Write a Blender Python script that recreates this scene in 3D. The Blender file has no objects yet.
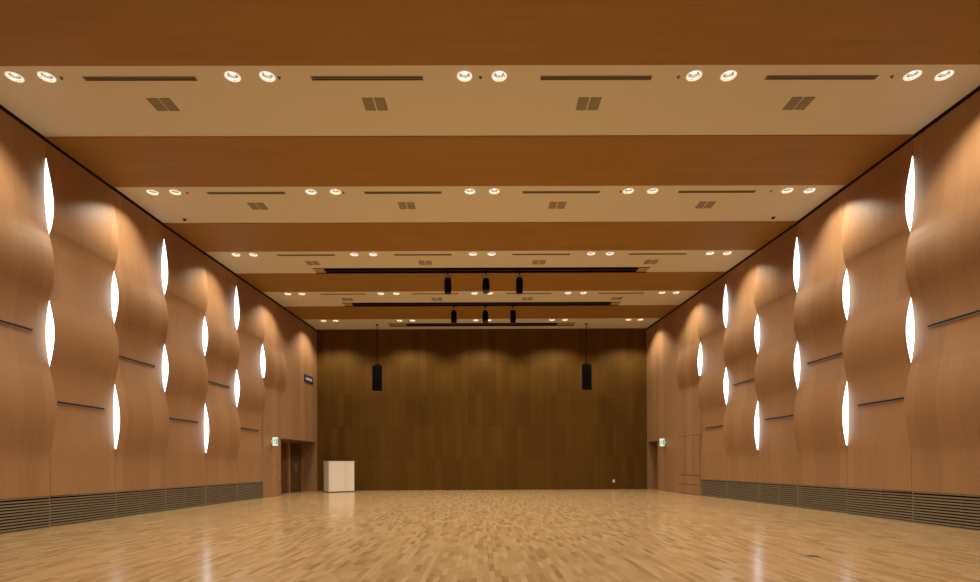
import bpy, bmesh, math, random
from mathutils import Vector
random.seed(4)
PI = math.pi
R = math.radians
sc = bpy.context.scene
C = sc.collection

# ------------------------------------------------------------------ camera
E = 1.09                      # eye height
F = 550.0                      # focal length in pixels of a 980 wide frame
cam_d = bpy.data.cameras.new('camera')
cam = bpy.data.objects.new('camera', cam_d)
C.objects.link(cam)
cam_d.sensor_width = 36.0
cam_d.lens = F / 980 * 36
cam_d.shift_x = 0.0049
cam_d.shift_y = 0.1776
cam_d.clip_start = 0.05
cam.location = (0, 0, E)
cam.rotation_euler = (R(90), R(0.30), R(-0.28))
sc.camera = cam

# ------------------------------------------------------------------ world, exposure
w = bpy.data.worlds.new('world')
sc.world = w
w.use_nodes = True
w.node_tree.nodes['Background'].inputs[0].default_value = (0.5, 0.4, 0.3, 1)
w.node_tree.nodes['Background'].inputs[1].default_value = 0.0
sc.view_settings.view_transform = 'Standard'
sc.view_settings.look = 'None'
sc.view_settings.gamma = 1
sc.view_settings.use_curve_mapping = False
sc.view_settings.exposure = 0.0
sc.cycles.use_denoising = True
sc.cycles.max_bounces = 10
sc.cycles.diffuse_bounces = 6
sc.cycles.sample_clamp_indirect = 6
LAMP_POWER = 182.0
LAMP_COL = (1.0, 0.875, 0.67)
SLIT_STRENGTH = 3.2
CONE = R(124)

# ------------------------------------------------------------------ room dimensions
H = E + 5.97                   # ceiling height
Y0, Y1 = -3.0, 24.12           # rear and far ends of the room
PITCH = 1.775
SB = [8.195 + PITCH * k for k in range(8)]    # wall panel boundaries
ROWS = [8.44 + 3.555 * k for k in range(5)]   # downlight rows in view
HID = [8.44 - 3.555]                           # the row above the camera's view
WOOD = [(6.42 + 3.55 * k, 8.195 + 3.55 * k) for k in range(-3, 5)]


def hw(d):                     # half width of the hall at depth d
    return 7.775 - (0.024 if d < SB[3] else 0.0515) * (d - SB[3])


# ------------------------------------------------------------------ materials
def new_mat(name):
    m = bpy.data.materials.new(name)
    m.use_nodes = True
    nt = m.node_tree
    return m, nt, nt.nodes['Principled BSDF']


def rgba(c):
    return (c[0], c[1], c[2], 1)


def plain(name, col, rough=0.5, metal=0.0, bump=0.0, scale=200, spec=0.5):
    m, nt, b = new_mat(name)
    N, L = nt.nodes, nt.links
    geo = N.new('ShaderNodeNewGeometry')
    no = N.new('ShaderNodeTexNoise')
    no.inputs['Scale'].default_value = scale
    no.inputs['Detail'].default_value = 2
    L.new(geo.outputs['Position'], no.inputs['Vector'])
    mx = N.new('ShaderNodeMix'); mx.data_type = 'RGBA'
    mx.inputs[6].default_value = rgba([c * 0.94 for c in col])
    mx.inputs[7].default_value = rgba([min(1, c * 1.04) for c in col])
    L.new(no.outputs['Fac'], mx.inputs[0])
    L.new(mx.outputs[2], b.inputs['Base Color'])
    b.inputs['Roughness'].default_value = rough
    b.inputs['Metallic'].default_value = metal
    b.inputs['Specular IOR Level'].default_value = spec
    if bump:
        bp = N.new('ShaderNodeBump')
        bp.inputs['Strength'].default_value = bump
        bp.inputs['Distance'].default_value = 0.002
        L.new(no.outputs['Fac'], bp.inputs['Height'])
        L.new(bp.outputs['Normal'], b.inputs['Normal'])
    return m


def emit(name, col, strength, sample=True):
    m, nt, b = new_mat(name)
    b.inputs['Base Color'].default_value = rgba([c * 0.8 for c in col])
    b.inputs['Emission Color'].default_value = rgba(col)
    b.inputs['Emission Strength'].default_value = strength
    if not sample:
        m.cycles.emission_sampling = 'NONE'
    return m


def math_node(nt, op, a, b=None, c=None):
    n = nt.nodes.new('ShaderNodeMath')
    n.operation = op
    for i, v in enumerate((a, b, c)):
        if v is None:
            continue
        if isinstance(v, (int, float)):
            n.inputs[i].default_value = v
        else:
            nt.links.new(v, n.inputs[i])
    return n.outputs[0]


def cells(nt, u, v, cu, cv, stagger=1.0):
    """random value per board, and distance-to-seam masks; u across, v along"""
    iu = math_node(nt, 'FLOOR', math_node(nt, 'DIVIDE', u, cu))
    wn = nt.nodes.new('ShaderNodeTexWhiteNoise'); wn.noise_dimensions = '1D'
    nt.links.new(iu, wn.inputs['W'])
    vs = math_node(nt, 'MULTIPLY_ADD', wn.outputs['Value'], stagger * cv, v)
    vd = math_node(nt, 'DIVIDE', vs, cv)
    iv = math_node(nt, 'FLOOR', vd)
    cb = nt.nodes.new('ShaderNodeCombineXYZ')
    nt.links.new(iu, cb.inputs[0]); nt.links.new(iv, cb.inputs[1])
    w2 = nt.nodes.new('ShaderNodeTexWhiteNoise'); w2.noise_dimensions = '3D'
    nt.links.new(cb.outputs[0], w2.inputs['Vector'])
    fu = math_node(nt, 'FRACT', math_node(nt, 'DIVIDE', u, cu))
    fv = math_node(nt, 'FRACT', vd)
    return w2.outputs['Value'], fu, fv


def seam(nt, f, width):        # 1 on the seam, 0 in the board
    a = math_node(nt, 'LESS_THAN', f, width)
    b = math_node(nt, 'GREATER_THAN', f, 1 - width)
    return math_node(nt, 'MAXIMUM', a, b)


def wood(name, stops, grain, cell=None, rough=0.45, seam_dark=None, cell_amt=0.5, grain_amt=0.5, stagger=0.0, spec=0.5):
    """stops: colour ramp [(pos, col)...]; grain: noise scale per world axis; cell=(u_axis, v_axis, cu, cv)"""
    m, nt, b = new_mat(name)
    N, L = nt.nodes, nt.links
    geo = N.new('ShaderNodeNewGeometry')
    mp = N.new('ShaderNodeMapping')
    mp.inputs['Scale'].default_value = grain
    L.new(geo.outputs['Position'], mp.inputs['Vector'])
    no = N.new('ShaderNodeTexNoise')
    no.inputs['Scale'].default_value = 1.0
    no.inputs['Detail'].default_value = 5
    no.inputs['Roughness'].default_value = 0.6
    L.new(mp.outputs[0], no.inputs['Vector'])
    val = no.outputs['Fac']
    sm = None
    if cell:
        sp = N.new('ShaderNodeSeparateXYZ')
        L.new(geo.outputs['Position'], sp.inputs[0])
        ax = {'x': 0, 'y': 1, 'z': 2}
        rv, fu, fv = cells(nt, sp.outputs[ax[cell[0]]], sp.outputs[ax[cell[1]]], cell[2], cell[3], stagger)
        val = math_node(nt, 'ADD', math_node(nt, 'MULTIPLY', val, grain_amt), math_node(nt, 'MULTIPLY', rv, cell_amt))
        if seam_dark:
            sm = math_node(nt, 'MAXIMUM', seam(nt, fu, seam_dark[0] / cell[2]), seam(nt, fv, seam_dark[0] / cell[3]))
    cr = N.new('ShaderNodeValToRGB')
    el = cr.color_ramp.elements
    while len(el) < len(stops):
        el.new(0.5)
    for e_, (p, c) in zip(el, stops):
        e_.position = p; e_.color = rgba(c)
    L.new(val, cr.inputs[0])
    out = cr.outputs[0]
    if sm is not None:
        mx = N.new('ShaderNodeMix'); mx.data_type = 'RGBA'
        L.new(math_node(nt, 'MULTIPLY', sm, seam_dark[1]), mx.inputs[0])
        L.new(out, mx.inputs[6])
        mx.inputs[7].default_value = rgba([c * 0.25 for c in stops[0][1]])
        out = mx.outputs[2]
    L.new(out, b.inputs['Base Color'])
    b.inputs['Roughness'].default_value = rough
    b.inputs['Specular IOR Level'].default_value = spec
    return m


M = {}
M['veneer'] = wood('veneer', [(0.25, (0.28, 0.152, 0.074)), (0.75, (0.345, 0.194, 0.097))], (9, 9, 0.9),
                   cell=('y', 'z', 0.4437, 40.0), cell_amt=0.35, grain_amt=0.65, rough=0.5, spec=0.3)
M['ceil_wood'] = wood('ceiling_wood', [(0.2, (0.30, 0.160, 0.037)), (0.8, (0.37, 0.205, 0.053))], (0.7, 9, 9),
                      cell=('y', 'x', 0.45, 3.0), cell_amt=0.15, grain_amt=0.85, stagger=1, rough=0.55, spec=0.25)
M['walnut'] = wood('dark_walnut', [(0.1, (0.078, 0.038, 0.006)), (0.9, (0.122, 0.060, 0.010))], (8, 8, 0.7),
                   cell=('x', 'z', 0.302, 1.41), cell_amt=0.5, grain_amt=0.6, rough=0.5, seam_dark=(0.005, 0.4), spec=0.1)
M['door_wood'] = wood('door_wood', [(0.25, (0.085, 0.042, 0.012)), (0.75, (0.125, 0.062, 0.019))], (9, 9, 0.9), rough=0.5)
M['parquet'] = wood('parquet', [(0.08, (0.235, 0.135, 0.057)), (0.30, (0.37, 0.235, 0.112)), (0.60, (0.425, 0.28, 0.142)), (0.9, (0.48, 0.335, 0.19))],
                    (26, 2.2, 1), cell=('x', 'y', 0.06, 0.38), cell_amt=0.68, grain_amt=0.38, stagger=1, rough=0.19,
                    seam_dark=(0.0011, 0.35), spec=0.5)
M['plaster'] = plain('ceiling_paint', (0.72, 0.69, 0.585), 0.9, bump=0.1)
M['pale_wood'] = wood('pale_wood', [(0.2, (0.76, 0.70, 0.63)), (0.8, (0.84, 0.79, 0.72))], (14, 14, 0.8),
                      cell=('x', 'z', 0.14, 30.0), cell_amt=0.5, grain_amt=0.5, rough=0.5)
M['black'] = plain('black_metal', (0.004, 0.004, 0.004), 0.75, spec=0.1)
M['black_cloth'] = plain('speaker_cloth', (0.004, 0.004, 0.005), 0.9, bump=0.5, scale=400, spec=0.05)
M['void'] = plain('dark_void', (0.02, 0.014, 0.010), 0.9)
M['brown_black'] = plain('dark_recess_paint', (0.035, 0.018, 0.009), 0.8)
M['gap'] = plain('painted_gap_shade', (0.022, 0.011, 0.005), 0.9, spec=0.1)
M['tan'] = plain('tan_cover', (0.42, 0.32, 0.19), 0.6)
M['bronze'] = plain('olive_bronze', (0.25, 0.215, 0.15), 0.45, 0.35)
M['slot_metal'] = plain('slot_metal', (0.06, 0.05, 0.04), 0.4, 0.6)
M['lip_metal'] = plain('slot_lip', (0.22, 0.18, 0.14), 0.4, 0.5)
M['white'] = plain('white_enamel', (0.86, 0.84, 0.80), 0.4)
M['grey'] = plain('grey_metal', (0.30, 0.27, 0.23), 0.45, 0.3)
M['louvre'] = plain('louvre_metal', (0.36, 0.31, 0.22), 0.5, 0.2)
M['steel'] = plain('steel', (0.55, 0.53, 0.50), 0.35, 0.9)
M['blue'] = plain('sign_blue', (0.025, 0.03, 0.12), 0.5)
M['green'] = emit('sign_green', (0.10, 0.50, 0.30), 0.5)
M['sign_white'] = emit('sign_white', (0.85, 1.0, 0.90), 0.6)
M['lilac'] = plain('sign_letter', (0.55, 0.55, 0.75), 0.5)
M['ring'] = emit('ring_painted_glow', (1.0, 0.90, 0.76), 0.75, sample=False)  # glow put into the ring, standing in for lamp light scattered on it
M['lamp'] = emit('lamp_glow', (1.0, 0.90, 0.74), 14.0, sample=True)
M['slit'] = emit('slit_glow', (0.78, 0.90, 1.0), SLIT_STRENGTH)


# ------------------------------------------------------------------ mesh helpers
class MB:
    def __init__(self):
        self.bm = bmesh.new()

    def face(self, pts, mi=0, smooth=False):
        vs = [self.bm.verts.new(p) for p in pts]
        f = self.bm.faces.new(vs)
        f.material_index = mi; f.smooth = smooth
        return f

    def hexa(self, c, mi=0):   # 8 corners: bottom ring 0-3, top ring 4-7
        v = [self.bm.verts.new(p) for p in c]
        for q in ((0, 3, 2, 1), (4, 5, 6, 7), (0, 1, 5, 4), (1, 2, 6, 5), (2, 3, 7, 6), (3, 0, 4, 7)):
            f = self.bm.faces.new([v[i] for i in q]); f.material_index = mi
        return self

    def box(self, x0, x1, y0, y1, z0, z1, mi=0):
        return self.hexa([(x0, y0, z0), (x1, y0, z0), (x1, y1, z0), (x0, y1, z0),
                          (x0, y0, z1), (x1, y0, z1), (x1, y1, z1), (x0, y1, z1)], mi)

    def lathe(self, prof, n=28, cx=0, cy=0, mi=0, cap_top=False, cap_bot=False, smooth=True):
        rings = []
        for r, z in prof:
            rings.append([self.bm.verts.new((cx + r * math.cos(2 * PI * k / n), cy + r * math.sin(2 * PI * k / n), z)) for k in range(n)])
        for a, b in zip(rings, rings[1:]):
            for k in range(n):
                f = self.bm.faces.new((a[k], a[(k + 1) % n], b[(k + 1) % n], b[k]))
                f.material_index = mi; f.smooth = smooth
        if cap_bot:
            self.bm.faces.new(list(reversed(rings[0]))).material_index = mi
        if cap_top:
            self.bm.faces.new(rings[-1]).material_index = mi
        return self

    def tube(self, p0, p1, r, n=10, r1=None, mi=0):
        p0, p1 = Vector(p0), Vector(p1)
        r1 = r if r1 is None else r1
        d = (p1 - p0).normalized()
        u = d.orthogonal().normalized(); v = d.cross(u)
        a = [self.bm.verts.new(p0 + (u * math.cos(2 * PI * k / n) + v * math.sin(2 * PI * k / n)) * r) for k in range(n)]
        b = [self.bm.verts.new(p1 + (u * math.cos(2 * PI * k / n) + v * math.sin(2 * PI * k / n)) * r1) for k in range(n)]
        for k in range(n):
            f = self.bm.faces.new((a[k], a[(k + 1) % n], b[(k + 1) % n], b[k])); f.smooth = True; f.material_index = mi
        self.bm.faces.new(list(reversed(a))).material_index = mi
        self.bm.faces.new(b).material_index = mi
        return self

    def build(self, name, mats, parent=None, loc=None, bevel=0.0, normals=True):
        if normals:
            bmesh.ops.recalc_face_normals(self.bm, faces=self.bm.faces)
        me = bpy.data.meshes.new(name)
        self.bm.to_mesh(me); self.bm.free()
        for m in (mats if isinstance(mats, (list, tuple)) else [mats]):
            me.materials.append(m)
        o = bpy.data.objects.new(name, me)
        C.objects.link(o)
        if parent: o.parent = parent
        if loc: o.location = loc
        if bevel:
            b = o.modifiers.new('bevel', 'BEVEL')
            b.width = bevel; b.segments = 2; b.limit_method = 'ANGLE'
        return o


def thing(name, label, cat, loc=(0, 0, 0), rz=0, group=None):
    o = bpy.data.objects.new(name, None)
    C.objects.link(o)
    o.empty_display_size = 0.2
    o.location = loc; o.rotation_euler = (0, 0, rz)
    tag(o, label, cat, group)
    return o


def tag(o, label, cat, group=None):
    o['label'] = label; o['category'] = cat
    if group: o['group'] = group
    return o


def struct(o):
    o['kind'] = 'structure'
    return o


def copy_tree(o, parent=None):
    c = o.copy()
    C.objects.link(c)
    if parent: c.parent = parent
    for ch in list(o.children):
        copy_tree(ch, c)
    return c


def P(side, d, n, z):          # a point n metres in front of a side wall's face
    return (side * (hw(d) - n), d, z)


def wbox(mb, side, d0, d1, n0, n1, z0, z1, mi=0, off=(0, 0, 0)):
    if d0 < SB[3] - 0.01 and d1 > SB[3] + 0.01:     # the wall turns by two degrees here
        wbox(mb, side, d0, SB[3], n0, n1, z0, z1, mi, off)
        d0 = SB[3]
    c = [P(side, d0, n0, z0), P(side, d1, n0, z0), P(side, d1, n1, z0), P(side, d0, n1, z0),
         P(side, d0, n0, z1), P(side, d1, n0, z1), P(side, d1, n1, z1), P(side, d0, n1, z1)]
    c = [(p[0] - off[0], p[1] - off[1], p[2] - off[2]) for p in c]
    mb.hexa(c, mi)


# ------------------------------------------------------------------ structure
SIDES = ((-1, 'left'), (1, 'right'))
WT = H - 0.085                  # wall cladding stops below the ceiling: shadow gap
DOOR = {-1: (20.3, 23.98, 2.12), 1: (22.87, 23.98, 2.06)}

mb = MB()
mb.box(-10, 10, Y0 - 0.3, Y1 + 0.9, -0.25, 0.0)
struct(mb.build('floor', M['parquet']))

# ceiling: white slab with square holes for the downlights and long slots for the lighting battens
PX = [-2, -1, 0, 1, 2]


PAIR_STEP = (3.52, 3.46, 3.35, 3.25, 3.14)


def light_x(d):                # x of the ten lamps of the row at depth d
    i = min(range(5), key=lambda q: abs(ROWS[q] - d))
    s = PAIR_STEP[i]
    out = []
    for k in PX:
        c = k * s + 0.022
        if i == 0:
            c = (-6.875, -3.53, 0.022, 3.55, 6.90)[k + 2]
        h = 0.245 if abs(k) == 2 else 0.266
        out += [c - h, c + h]
    return out


HOLE = 0.0775
SLOTS = [(16.63, 17.08, 5.12), (20.17, 20.63, 5.12), (23.12, 23.62, 3.95)]
mb = MB()
ZT = H + 0.5
for a, b in [(8.195 + 3.55 * k, 9.97 + 3.55 * k) for k in range(-4, 5)]:
    b = min(b, Y1 + 0.3)
    if b <= Y0: continue
    a = max(a, Y0 - 0.3)
    W = 8.9
    rows = [d for d in ROWS + HID if a < d < b]
    slots = [s for s in SLOTS if a < s[0] < b]
    y = a
    for d in rows:
        mb.box(-W, W, y, d - HOLE, H, ZT)
        xs = light_x(d)
        x = -W
        for lx in xs:
            mb.box(x, lx - HOLE, d - HOLE, d + HOLE, H, ZT)
            x = lx + HOLE
        mb.box(x, W, d - HOLE, d + HOLE, H, ZT)
        y = d + HOLE
    for s0, s1, sx in slots:
        mb.box(-W, W, y, s0, H, ZT)
        mb.box(-W, -sx, s0, s1, H, ZT)
        mb.box(sx, W, s0, s1, H, ZT)
        y = s1
    if b > y + 0.001:
        mb.box(-W, W, y, b, H, ZT)
struct(mb.build('ceiling', M['plaster']))
for i, (a, b) in enumerate(WOOD):
    a = max(a, Y0 - 0.3)
    if b <= a: continue
    mb = MB()
    mb.box(-8.9, 8.9, a, b, H - 0.015, ZT)
    o = struct(mb.build('trim_%d' % (i + 1), M['ceil_wood']))

# far wall of dark walnut boards, and the wall behind the camera
mb = MB(); mb.box(-8.6, 8.6, Y1, Y1 + 0.3, -0.02, H + 0.3)
struct(mb.build('wall_back', M['walnut']))
mb = MB(); mb.box(-9.2, 9.2, Y0 - 0.3, Y0, -0.02, H + 0.3)
struct(mb.build('wall_front', M['veneer']))

# side walls: dark backing, flat veneer cladding wherever no wavy panel hangs, a recess for each door
for s, nm in SIDES:
    d0, d1, dz = DOOR[s]
    mb = MB()
    wbox(mb, s, Y0, SB[0], -0.14, -0.4, 0, H + 0.1, 1)
    wbox(mb, s, SB[0], d0 - 0.0, -0.14, -0.4, 0, H + 0.1, 1)
    wbox(mb, s, d0, Y1, -0.14, -0.4, dz + 0.05, H + 0.1, 1)
    wbox(mb, s, Y0, Y1, -0.012, -0.16, WT + 0.002, H + 0.05, 2)  # dark strip filling the gap along the ceiling, its shade put into the colour
    wbox(mb, s, Y0, SB[0], 0, -0.14, 0, WT)                  # near flat wall
    wbox(mb, s, SB[6], d0, 0, -0.14, 0, 2.9)                 # beneath the last panel
    wbox(mb, s, d0, d1, 0, -0.14, dz, 2.9)
    wbox(mb, s, SB[7], Y1, 0, -0.14, 2.9, WT)
    wbox(mb, s, d1, Y1, 0, -0.75, 0, 2.9)                    # far jamb
    wbox(mb, s, d0 - 0.02, d0, -0.14, -0.75, 0, dz)          # near jamb lining
    wbox(mb, s, d0, d1, -0.14, -0.75, dz, dz + 0.05)         # soffit
    wbox(mb, s, d0 - 0.1, d1 + 0.1, -0.75, -0.95, 0, dz + 0.1, 1)
    struct(mb.build('wall_' + nm, [M['veneer'], M['brown_black'], M['gap']]))


# ------------------------------------------------------------------ wavy wall panels
def raw_profile(kind, z):
    """kind 1 bulges at 5.27-6.65 and 2.87-4.10, kind 2 at 4.10-5.27 and 1.54-2.87, kind 3 only at 4.10-5.27"""
    A, B = 0.098, 0.066
    z -= E - 1.066
    lobes = {1: [(5.27, 6.72, A), (4.10, 5.27, -B), (2.87, 4.10, A), (1.45, 2.87, -B * 0.45)],
             2: [(5.27, 6.65, -B), (4.10, 5.27, A), (2.87, 4.10, -B), (1.30, 2.87, A * 1.15)],
             3: [(3.80, 5.30, A * 1.1)]}[kind]
    for a, b, amp in lobes:
        if a <= z <= b:
            u = (z - a) / (b - a)
            return amp * math.sin(PI * (u ** 0.72 if a > 5 and amp > 0 else u))
    return 0.0


def smooth_profile(kind):
    n = 700
    zs = [0.3 + k * 0.01 for k in range(n)]
    raw = [raw_profile(kind, z) for z in zs]
    sg = 7
    ker = [math.exp(-0.5 * (j / sg) ** 2) for j in range(-20, 21)]
    t = sum(ker)
    out = []
    for i in range(n):
        out.append(sum(ker[j + 20] * raw[min(max(i + j, 0), n - 1)] for j in range(-20, 21)) / t)
    return lambda z: out[min(max(int(round((z - 0.3) / 0.01)), 0), n - 1)]


def swell(d, z):               # the nearest panels stand a few centimetres further out
    t = min(max((6.95 - z) / 1.3, 0), 1)
    return 0.055 * min(max((SB[2] - d) / PITCH, 0), 1) * t * t * (3 - 2 * t)


PROF = {k: smooth_profile(k) for k in (1, 2, 3)}
ZP0 = 0.575


def wave_panel(side, nm, i, kind):
    d0, d1 = SB[i], SB[i + 1]
    gap = 0.004
    a, b = d0 + gap, d1 - gap
    zb = ZP0 if kind != 3 else 2.905
    f = lambda z, d: PROF[kind](z) + swell(d, z)
    base = P(side, (a + b) / 2, 0, zb)
    order = ['nearest the camera', 'second from the camera', 'third from the camera', 'fourth from the camera',
             'fifth from the camera', 'sixth from the camera', 'farthest from the camera'][i]
    low = {1: 'high crests', 2: 'low crests', 3: 'single crest'}[kind]
    t = thing('wave_panel', 'wavy wood panel, %s, %s wall, %s' % (low, nm, order), 'wall panel', base, 0,
              'wavy wood panels along the side walls')
    # facing
    nz = 150
    zs = [zb + (WT - zb) * k / nz for k in range(nz + 1)]
    mb = MB(); bm = mb.bm

    def lp(d, n, z):
        p = P(side, d, n, z)
        return (p[0] - base[0], p[1] - base[1], p[2] - base[2])
    cols = [a, (a + b) / 2, b]
    grid = [[bm.verts.new(lp(d, f(z, d), z)) for d in cols] for z in zs]
    for r0, r1 in zip(grid, grid[1:]):
        for k in range(2):
            q = bm.faces.new((r0[k], r0[k + 1], r1[k + 1], r1[k])); q.smooth = True
    for d in (a, b):           # the two cut edges
        fr = [bm.verts.new(lp(d, f(z, d), z)) for z in zs]
        bk = [bm.verts.new(lp(d, -0.135, z)) for z in zs]
        for k in range(nz):
            bm.faces.new((fr[k], fr[k + 1], bk[k + 1], bk[k]))
    for z in (zb, WT):
        bm.faces.new([bm.verts.new(lp(a, f(z, a), z)), bm.verts.new(lp(b, f(z, b), z)), bm.verts.new(lp(b, -0.135, z)), bm.verts.new(lp(a, -0.135, z))])
    bmesh.ops.recalc_face_normals(bm, faces=bm.faces)
    mb.build('facing', M['veneer'], t, normals=False)
    # glowing crescents in the near cut edge, wherever this panel stands out from its neighbour
    fk = lambda z: PROF[2 if kind == 1 else 1](z) + swell(a, z)
    if i > 0:
        spans = {1: [(5.27, 6.65), (2.87, 4.10)], 2: [(4.10, 5.27), (1.45, 2.87)], 3: [(4.10, 5.27)]}[kind]
        for z0, z1 in [(q[0] + E - 1.066, q[1] + E - 1.066) for q in spans]:
            n = 40
            mb = MB(); bm = mb.bm
            for d, dd in ((a - 0.003, 0),):
                ins, outs = [], []
                for k in range(n + 1):
                    z = z0 + (z1 - z0) * k / n
                    lo = fk(z) - 0.02
                    hi = max(lo + 0.001, f(z, a) - 0.012)
                    ins.append((d, lo, z)); outs.append((d, hi, z))
                A_ = [bm.verts.new(lp(*p)) for p in ins]; B_ = [bm.verts.new(lp(*p)) for p in outs]
                A2 = [bm.verts.new(lp(p[0] + 0.0025, p[1], p[2])) for p in ins]; B2 = [bm.verts.new(lp(p[0] + 0.0025, p[1], p[2])) for p in outs]
                for k in range(n):
                    bm.faces.new((A_[k], A_[k + 1], B_[k + 1], B_[k]))
                    bm.faces.new((A2[k], B2[k], B2[k + 1], A2[k + 1]))
                    bm.faces.new((B_[k], B_[k + 1], B2[k + 1], B2[k]))
                    bm.faces.new((A_[k], A2[k], A2[k + 1], A_[k + 1]))
            o = mb.build('light_slit', M['slit'], t)
            o['label'] = 'glowing white crescent slit'
    # the dark horizontal slot in the hollow between crests
    if kind != 3:
        z = 2.29 if kind == 1 else 3.49
        s0, s1 = a + 0.12 * PITCH, a + 0.83 * PITCH
        mb = MB()
        for q0, q1, z0, z1, mi in ((-0.03, 0.010, -0.018, 0.022, 0), (-0.03, 0.018, -0.028, -0.018, 1), (-0.03, 0.014, 0.022, 0.028, 1)):
            e0, e1 = f(z, s0), f(z, s1)
            c = [P(side, s0, e0 + q0, z + z0), P(side, s1, e1 + q0, z + z0), P(side, s1, e1 + q1, z + z0), P(side, s0, e0 + q1, z + z0),
                 P(side, s0, e0 + q0, z + z1), P(side, s1, e1 + q0, z + z1), P(side, s1, e1 + q1, z + z1), P(side, s0, e0 + q1, z + z1)]
            mb.hexa([(p[0] - base[0], p[1] - base[1], p[2] - base[2]) for p in c], mi)
        o = mb.build('air_slot', [M['void'], M['grey']], t)
        o['label'] = 'dark horizontal metal slot'
    return t


KINDS = [2, 1, 2, 1, 2, 1, 3]
for s, nm in SIDES:
    for i, k in enumerate(KINDS):
        wave_panel(s, nm, i, k)


# ------------------------------------------------------------------ floor-level grilles along the walls
def floor_grille(side, nm, i):
    a, b = SB[i] + 0.004, SB[i + 1] - 0.004
    base = P(side, (a + b) / 2, 0, 0)
    order = ['nearest', 'second', 'third', 'fourth', 'fifth', 'farthest'][i]
    t = thing('floor_grille', 'low bronze louvred grille at floor, foot of %s wall, %s of six from camera' % (nm, order), 'vent grille', base, 0,
              'low grilles along the foot of the side walls')
    e = 0.045 if i == 0 else 0.025 if i == 1 else 0.0
    mb = MB()
    wbox(mb, side, a, b, -0.10, -0.135, 0.01, 0.57, 0, base)
    mb.build('backing', M['void'], t)
    mb = MB()
    for d in (a, b - 0.02):
        wbox(mb, side, d, d + 0.02, -0.10, 0.004 + e, 0.0, 0.57, 0, base)
    wbox(mb, side, a + 0.02, b - 0.02, -0.10, 0.004 + e, 0.545, 0.57, 0, base)
    wbox(mb, side, a + 0.02, b - 0.02, -0.10, 0.004 + e, 0.0, 0.02, 0, base)
    mid = (a + b) / 2
    wbox(mb, side, mid - 0.012, mid + 0.012, -0.10, -0.045, 0.02, 0.545, 0, base)
    mb.build('frame', M['bronze'], t)
    mb = MB()
    for k in range(10):
        z = 0.034 + k * 0.0505
        wbox(mb, side, a + 0.02, b - 0.02, -0.04, e, z, z + 0.029, 0, base)
    mb.build('slats', M['bronze'], t)


for s, nm in SIDES:
    for i in range(6):
        floor_grille(s, nm, i)


# ------------------------------------------------------------------ doors at the far end of both walls
for s, nm, no in ((-1, 'left', 1), (1, 'right', 2)):
    d0, d1, dz = DOOR[s]
    root = bpy.data.objects.new('door_%d' % no, None)
    C.objects.link(root); struct(root)
    base = P(s, (d0 + d1) / 2, -0.75, 0)
    root.location = base
    mb = MB()
    mids = [d0 + 0.05, (d0 + d1) / 2 + 0.3 if s < 0 else d1 - 0.05, d1 - 0.05]
    wbox(mb, s, d0, d0 + 0.06, -0.745, -0.60, 0, dz - 0.002, 0, base)
    wbox(mb, s, d1 - 0.06, d1, -0.745, -0.60, 0, dz - 0.002, 0, base)
    wbox(mb, s, d0 + 0.06, d1 - 0.06, -0.745, -0.60, dz - 0.06, dz - 0.002, 0, base)
    if s < 0:
        wbox(mb, s, 22.45, 22.60, -0.745, -0.58, 0, dz - 0.06, 0, base)
    mb.build('door_frame', M['veneer'], root)
    leaves = [(20.37, 21.40), (21.41, 22.44), (22.61, 23.26), (23.27, 23.91)] if s < 0 else [(d0 + 0.065, d1 - 0.065)]
    for k, (a, b) in enumerate(leaves):
        mb = MB()
        wbox(mb, s, a, b, -0.74, -0.66, 0.01, dz - 0.065, 0, base)
        lf = mb.build('door_leaf', M['door_wood'], root)
        mb = MB()
        hd = b - 0.09 if k % 2 == 0 else a + 0.09
        p0 = P(s, hd, -0.60, 0.85); p1 = P(s, hd, -0.60, 1.20)
        q = [tuple(u - v for u, v in zip(p, base)) for p in (p0, p1)]
        mb.tube(q[0], q[1], 0.014)
        for zz in (0.88, 1.17):
            u0 = [u - v for u, v in zip(P(s, hd, -0.66, zz), base)]; u1 = [u - v for u, v in zip(P(s, hd, -0.60, zz), base)]
            mb.tube(u0, u1, 0.009)
        mb.build('handle', M['steel'], lf)


# ------------------------------------------------------------------ recessed downlights
def make_downlight():
    t = thing('downlight', '', 'downlight')
    mb = MB()
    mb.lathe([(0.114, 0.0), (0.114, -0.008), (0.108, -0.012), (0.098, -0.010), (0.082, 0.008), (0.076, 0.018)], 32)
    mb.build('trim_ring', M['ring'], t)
    mb = MB()
    mb.lathe([(0.075, 0.018), (0.074, 0.050), (0.071, 0.085), (0.066, 0.14)], 32, cap_top=True)
    mb.build('reflector', M['slot_metal'], t)
    mb = MB()
    mb.lathe([(0.002, 0.046), (0.024, 0.048), (0.040, 0.055), (0.050, 0.068), (0.053, 0.085)], 28, cap_top=True, cap_bot=True)
    o = mb.build('bulb', M['lamp'], t)
    ld = bpy.data.lights.new('downlight_beam', 'SPOT')
    ld.energy = LAMP_POWER; ld.color = LAMP_COL
    ld.spot_size = CONE; ld.spot_blend = 0.5
    ld.shadow_soft_size = 0.05
    lo = bpy.data.objects.new('beam', ld)
    C.objects.link(lo); lo.parent = t
    lo.location = (0, 0, -0.02)
    return t


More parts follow.
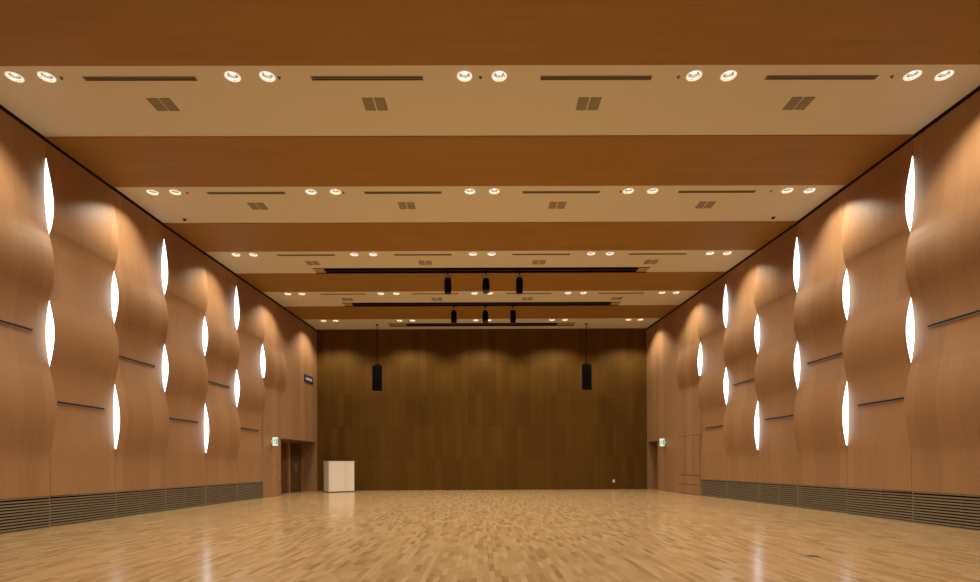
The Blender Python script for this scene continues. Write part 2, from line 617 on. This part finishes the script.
proto = make_downlight()
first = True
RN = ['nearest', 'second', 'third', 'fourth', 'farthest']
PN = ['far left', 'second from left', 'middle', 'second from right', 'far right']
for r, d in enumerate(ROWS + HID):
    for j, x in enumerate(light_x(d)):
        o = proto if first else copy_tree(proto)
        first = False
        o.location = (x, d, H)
        lr = 'left' if j % 2 == 0 else 'right'
        if r < 5:
            o['label'] = 'lit %s downlight of the %s pair, %s white ceiling strip' % (lr, PN[j // 2], RN[r])
            o['group'] = 'paired downlights in the white ceiling strips'
        else:
            o['label'] = 'lit %s downlight of the %s pair, ceiling %s' % (lr, PN[j // 2], 'above the camera' if r == 5 else 'behind the camera')
            o['group'] = 'downlights out of the picture'

# ------------------------------------------------------------------ linear air slots and small twin vents
for r in range(4):
    d = ROWS[r]
    sp = light_x(d)[6] + 0.272 - (light_x(d)[4] + 0.272)
    for k in range(4):
        x = (k - 1.5) * sp * (0.992 if k in (0, 3) else 1.0) + 0.02
        L = 1.70 * sp / 3.53
        pos = ['far left', 'left of centre', 'right of centre', 'far right'][k]
        t = thing('linear_diffuser', 'long dark air slot, %s, between downlight pairs on %s white strip' % (pos, RN[r]), 'air diffuser', (x, d + 0.04, H), 0,
                  'long air slots in the ceiling')
        mb = MB()
        mb.box(-L / 2, L / 2, -0.034, 0.034, -0.002, 0.0)
        mb.build('slot', M['void'], t)
        mb = MB()
        mb.box(-L / 2 - 0.012, L / 2 + 0.012, -0.044, -0.034, -0.010, 0)
        mb.box(-L / 2 - 0.012, L / 2 + 0.012, 0.034, 0.044, -0.010, 0)
        mb.box(-L / 2 - 0.012, -L / 2, -0.034, 0.034, -0.010, 0)
        mb.box(L / 2, L / 2 + 0.012, -0.034, 0.034, -0.010, 0)
        mb.box(-L / 2, L / 2, -0.005, 0.005, -0.010, -0.002)
        mb.build('frame', M['louvre'], t)
        t = thing('ceiling_vent', 'small twin louvred vent, %s, on %s white ceiling strip' % (pos, RN[r]), 'ceiling vent', (x, d + 0.65, H), 0,
                  'small twin vents in the ceiling')
        for sx in (-0.1, 0.1):
            mb = MB()
            mb.box(sx - 0.086, sx + 0.086, -0.155, 0.155, -0.004, 0, 1)
            for q in range(11):
                y = -0.143 + q * 0.0286
                mb.hexa([(sx - 0.084, y - 0.010, -0.004), (sx + 0.084, y - 0.010, -0.004), (sx + 0.084, y + 0.002, -0.004), (sx - 0.084, y + 0.002, -0.004),
                         (sx - 0.084, y - 0.001, -0.012), (sx + 0.084, y - 0.001, -0.012), (sx + 0.084, y + 0.010, -0.012), (sx - 0.084, y + 0.010, -0.012)], 0)
            mb.build('louvre', [M['louvre'], M['void']], t)

# sprinklers beside the lights and two domed sensors
for r, ok in ((0, (-6.42, -3.09, 0.0, 3.05, 6.35)), (1, (-6.4, -3.0, 3.05, 6.35))):
    for k, x in enumerate(ok):
        pos = ['far left', 'left', 'middle', 'right', 'far right'][k] if r == 0 else ['far left', 'left', 'right', 'far right'][k]
        t = thing('sprinkler_head', 'tiny dark sprinkler head, %s, between lights on %s white ceiling strip' % (pos, RN[r]), 'sprinkler',
                  (x, ROWS[r] + 0.02, H), 0, 'sprinkler heads in the ceiling')
        mb = MB(); mb.lathe([(0.028, 0), (0.026, -0.004), (0.010, -0.006), (0.008, -0.018)], 16, cap_bot=False)
        mb.build('rosette', M['grey'], t)
        mb = MB(); mb.lathe([(0.005, -0.026), (0.017, -0.024), (0.017, -0.021), (0.005, -0.019), (0.004, -0.012)], 14, cap_bot=True)
        mb.build('deflector', M['slot_metal'], t)
for x, nm in ((-7.15, 'left'), (7.08, 'right')):
    t = thing('ceiling_sensor', 'small dark dome sensor near %s end of second white ceiling strip' % nm, 'sensor', (x, 13.3, H), 0, 'dome sensors in the ceiling')
    mb = MB(); mb.lathe([(0.05, 0), (0.05, -0.010), (0.040, -0.014)], 18, cap_top=True); mb.build('collar', M['grey'], t)
    mb = MB(); mb.lathe([(0.038, -0.014), (0.033, -0.030), (0.019, -0.040), (0.004, -0.043)], 18, cap_top=True); mb.build('dome', M['black'], t)

# ------------------------------------------------------------------ lighting battens in the ceiling and their spotlights
BN = ['nearest', 'middle', 'farthest']
for k, (s0, s1, sx) in enumerate(SLOTS):
    cy = (s0 + s1) / 2
    hd = (s1 - s0) / 2 - 0.004
    t = thing('lighting_batten', 'long black lighting slot across the ceiling, %s of three' % BN[k], 'lighting batten', (0, cy, H), 0, 'lighting slots across the ceiling')
    inn = sx - 0.32 if k < 2 else 3.2
    mb = MB()
    mb.box(-sx + 0.004, sx - 0.004, -hd, hd, 0.40, 0.42)
    mb.box(-sx + 0.004, sx - 0.004, -hd, -hd + 0.012, -0.012, 0.40)
    mb.box(-sx + 0.004, sx - 0.004, hd - 0.012, hd, -0.012, 0.40)
    mb.build('housing', M['black'], t)
    for q in (-1, 1):
        mb = MB()
        x0, x1 = sorted((q * inn, q * (sx - 0.006)))
        mb.box(x0, x1, -hd + 0.014, hd - 0.014, 0.01, 0.05)
        mb.build('end_cover', M['tan'], t)
    mb = MB()
    mb.tube((-inn + 0.01, -0.02, 0.0), (inn - 0.01, -0.02, 0.0), 0.03, 12)
    for q in range(5):
        x = -inn * 0.9 + q * inn * 0.45
        mb.box(x - 0.02, x + 0.02, -0.03, -0.01, 0.0, 0.40)
    mb.build('pipe', M['brown_black'], t)
    if k < 2:
        for q, (x, ang, L) in enumerate(((-1.03, 4, 0.50), (0.135, 22, 0.46), (1.16, -3, 0.50))):
            pos = ['left', 'middle', 'right'][q]
            st = thing('spotlight', 'black stage spotlight hanging from %s ceiling slot, %s of three' % (BN[k], pos), 'spotlight',
                       (x, cy - 0.02, H), 0, 'stage spotlights under the ceiling')
            mb = MB()
            mb.tube((0, 0, -0.08), (0, 0, -0.17), 0.016)
            mb.box(-0.035, 0.035, -0.035, 0.035, -0.10, -0.031)
            mb.build('clamp', M['black'], st)
            mb = MB()
            mb.box(-0.125, 0.125, -0.02, 0.02, -0.185, -0.17)
            for e in (-1, 1):
                mb.box(e * 0.125 - 0.006, e * 0.125 + 0.006, -0.02, 0.02, -0.44, -0.17)
            mb.build('yoke', M['grey'], st)
            a = R(ang)
            pv = Vector((0, 0, -0.44))
            ax = Vector((0, -math.sin(a), -math.cos(a)))
            mb = MB()
            top = pv - ax * 0.20
            for u0, u1, r0, r1 in ((0, 0.05, 0.075, 0.105), (0.05, 0.30, 0.105, 0.108), (0.30, 0.33, 0.118, 0.118), (0.33, 0.48, 0.105, 0.098)):
                mb.tube(top + ax * u0, top + ax * u1, r0, 20, r1)
            mb.build('lamp_body', M['black'], st)
            mb = MB()
            mb.tube(top + ax * 0.478, top + ax * 0.484, 0.088, 20)
            mb.build('lens', M['slot_metal'], st)

# ------------------------------------------------------------------ hanging loudspeakers in front of the far wall
for q, nm in ((-1, 'left'), (1, 'right')):
    d = 23.3
    x = q * 4.43
    t = thing('hanging_loudspeaker', 'black loudspeaker on a ceiling pole before dark far wall, %s' % nm, 'loudspeaker', (x, d, 4.25), R(-q * 6), 'loudspeakers hung from the ceiling')
    mb = MB(); mb.tube((0, 0, 1.13), (0, 0, H - 4.25), 0.016)
    mb.lathe([(0.07, H - 4.25), (0.07, H - 4.25 - 0.02), (0.02, H - 4.25 - 0.03)], 16)
    mb.build('pole', M['black'], t)
    mb = MB()
    mb.box(-0.12, 0.12, -0.02, 0.10, 1.10, 1.135)
    mb.tube((0, 0.03, 1.06), (0, 0.03, 1.115), 0.02)
    mb.build('bracket', M['black'], t)
    for k in range(4):
        z0 = 0.0 + k * 0.268
        lean = (3 - k) * 0.018
        mb = MB()
        y0 = -0.17 - lean + 0.05
        mb.hexa([(-0.205, y0, z0), (0.205, y0, z0), (0.16, y0 + 0.32, z0 + 0.02), (-0.16, y0 + 0.32, z0 + 0.02),
                 (-0.205, y0 + 0.015, z0 + 0.258), (0.205, y0 + 0.015, z0 + 0.258), (0.16, y0 + 0.32, z0 + 0.24), (-0.16, y0 + 0.32, z0 + 0.24)])
        cab = mb.build('speaker_cabinet', M['black'], t, bevel=0.006)
        mb = MB()
        mb.hexa([(-0.19, y0 - 0.008, z0 + 0.015), (0.19, y0 - 0.008, z0 + 0.015), (0.19, y0 + 0.004, z0 + 0.015), (-0.19, y0 + 0.004, z0 + 0.015),
                 (-0.19, y0 + 0.006, z0 + 0.243), (0.19, y0 + 0.006, z0 + 0.243), (0.19, y0 + 0.018, z0 + 0.243), (-0.19, y0 + 0.018, z0 + 0.243)])
        mb.build('grille_cloth', M['black_cloth'], cab)

# ------------------------------------------------------------------ pale podium by the far wall
t = thing('podium', 'pale wooden box podium standing before dark wall near left door', 'podium', (-5.98, 22.95, 0), R(36))
mb = MB(); mb.box(-0.55, 0.55, -0.29, 0.29, 0.035, 1.25); mb.build('body', M['pale_wood'], t, bevel=0.006)
mb = MB(); mb.box(-0.53, 0.53, -0.27, 0.27, 0, 0.035); mb.build('plinth', M['brown_black'], t)
mb = MB(); mb.box(-0.56, 0.56, -0.30, 0.30, 1.25, 1.285); mb.build('top_board', M['pale_wood'], t, bevel=0.004)

# ------------------------------------------------------------------ exit signs, blue sign, switches, socket, hatch
for s, nm, d, z in ((-1, 'left', 19.5, 1.80), (1, 'right', 22.0, 1.80)):
    base = P(s, d, 0, z)
    t = thing('exit_sign', 'small lit green and white exit sign jutting from %s wall beside the doorway' % nm, 'exit sign', base, 0, 'lit exit signs')
    k = -s
    mb = MB(); x0, x1 = sorted((0.0, k * 0.04)); mb.box(x0, x1, -0.02, 0.02, 0.10, 0.22); mb.build('bracket', M['white'], t)
    mb = MB(); x0, x1 = sorted((k * 0.04, k * 0.25)); mb.box(x0, x1, -0.025, 0.025, 0.0, 0.32); mb.build('housing', M['grey'], t, bevel=0.004)
    mb = MB(); x0, x1 = sorted((k * 0.05, k * 0.24)); mb.box(x0, x1, -0.028, -0.025, 0.01, 0.31)
    mb.build('face', M['sign_white'] , t)
    mb = MB()
    cx = k * 0.145
    mb.box(cx + 0.035, cx + 0.085, -0.031, -0.028, 0.06, 0.26)          # doorway
    mb.tube((cx - 0.01, -0.030, 0.245), (cx - 0.01, -0.028, 0.245), 0.02, 14)   # head
    for p0, p1 in (((-0.012, 0.215), (-0.03, 0.15)), ((-0.03, 0.15), (0.01, 0.11)), ((0.01, 0.11), (-0.005, 0.06)), ((-0.03, 0.15), (-0.06, 0.10)),
                   ((-0.06, 0.10), (-0.095, 0.105)), ((-0.012, 0.205), (0.025, 0.18)), ((-0.015, 0.205), (-0.065, 0.19)), ((-0.065, 0.19), (-0.08, 0.155))):
        mb.tube((cx + p0[0], -0.0295, p0[1]), (cx + p1[0], -0.0295, p1[1]), 0.009, 8)
    mb.build('pictogram', M['green'], t)

d = 23.1
base = P(-1, d, 0, 4.72)
t = thing('wall_sign', 'small dark blue sign high on left wall above the door', 'sign', base)
mb = MB(); wbox(mb, -1, d - 0.47, d + 0.47, 0, 0.03, -0.14 + 4.72, 0.14 + 4.72, 0, base); mb.build('plate', M['blue'], t)
mb = MB()
for a, b, z0, z1 in ((-0.36, -0.22, -0.05, 0.05), (-0.19, -0.05, -0.05, 0.05), (-0.02, 0.12, -0.05, 0.05), (0.15, 0.34, -0.05, 0.05)):
    wbox(mb, -1, d + a, d + b, 0.03, 0.033, 4.72 + z0, 4.72 + z1, 0, base)
mb.build('lettering', M['lilac'], t)

for z, lab in ((1.17, 'upper pale switch plate on left wall under the exit sign'), (0.62, 'lower pale switch plate on left wall near the floor by doorway')):
    d = 20.08
    base = P(-1, d, 0, z)
    t = thing('switch_plate', lab, 'switch', base, 0, 'switch plates beside the left door')
    mb = MB(); wbox(mb, -1, d - 0.09, d + 0.09, 0, 0.008, z - 0.06, z + 0.06, 0, base); mb.build('plate', M['lip_metal'], t)
    mb = MB()
    for e in (-0.04, 0.04):
        wbox(mb, -1, d + e - 0.025, d + e + 0.025, 0.008, 0.014, z - 0.035, z + 0.035, 0, base)
    mb.build('rocker', M['tan'], t)

t = thing('wall_socket', 'tiny white socket low on dark far wall, right side', 'socket', (5.76, Y1, 0.36))
mb = MB(); mb.box(-0.045, 0.045, -0.01, 0, -0.065, 0.065); mb.build('plate', M['white'], t)
mb = MB()
for e in (-0.015, 0.015):
    mb.box(e - 0.004, e + 0.004, -0.012, -0.01, 0.0, 0.03)
mb.build('outlet', M['black'], t)

t = thing('floor_socket', 'small dark metal socket plate set in parquet floor, right foreground', 'floor socket', (3.86, 6.44, 0))
mb = MB(); mb.box(-0.07, 0.07, -0.07, 0.07, 0.0, 0.006); mb.build('plate', M['bronze'], t)
mb = MB(); mb.box(-0.05, 0.05, -0.05, 0.03, 0.006, 0.009); mb.build('lid', M['slot_metal'], t)

a, b = 18.90, 20.72
base = P(1, (a + b) / 2, 0, 0)
t = thing('wall_hatch', 'flush wooden cupboard front with fine joints in right wall by grille end', 'cupboard', base)
mb = MB(); wbox(mb, 1, a, b, 0.0, 0.004, 0.01, 2.12, 0, base); mb.build('joint_backing', M['brown_black'], t)
w3 = (b - a) / 3
for k in range(3):
    mb = MB(); wbox(mb, 1, a + k * w3 + 0.012, a + (k + 1) * w3 - 0.012, 0.004, 0.012, 0.70, 2.105, 0, base)
    dr = mb.build('cupboard_door', M['veneer'], t)
    mb = MB()
    p = P(1, a + k * w3 + 0.12, 0.012, 1.42); q = P(1, a + k * w3 + 0.12, 0.020, 1.42)
    mb.tube([u - v for u, v in zip(p, base)], [u - v for u, v in zip(q, base)], 0.022, 12)
    mb.build('lock', M['slot_metal'], dr)
for k, (z0, z1) in enumerate(((0.02, 0.34), (0.36, 0.68))):
    mb = MB(); wbox(mb, 1, a + 0.012, b - 0.012, 0.004, 0.012, z0, z1, 0, base)
    mb.build('lower_flap', M['veneer'], t)
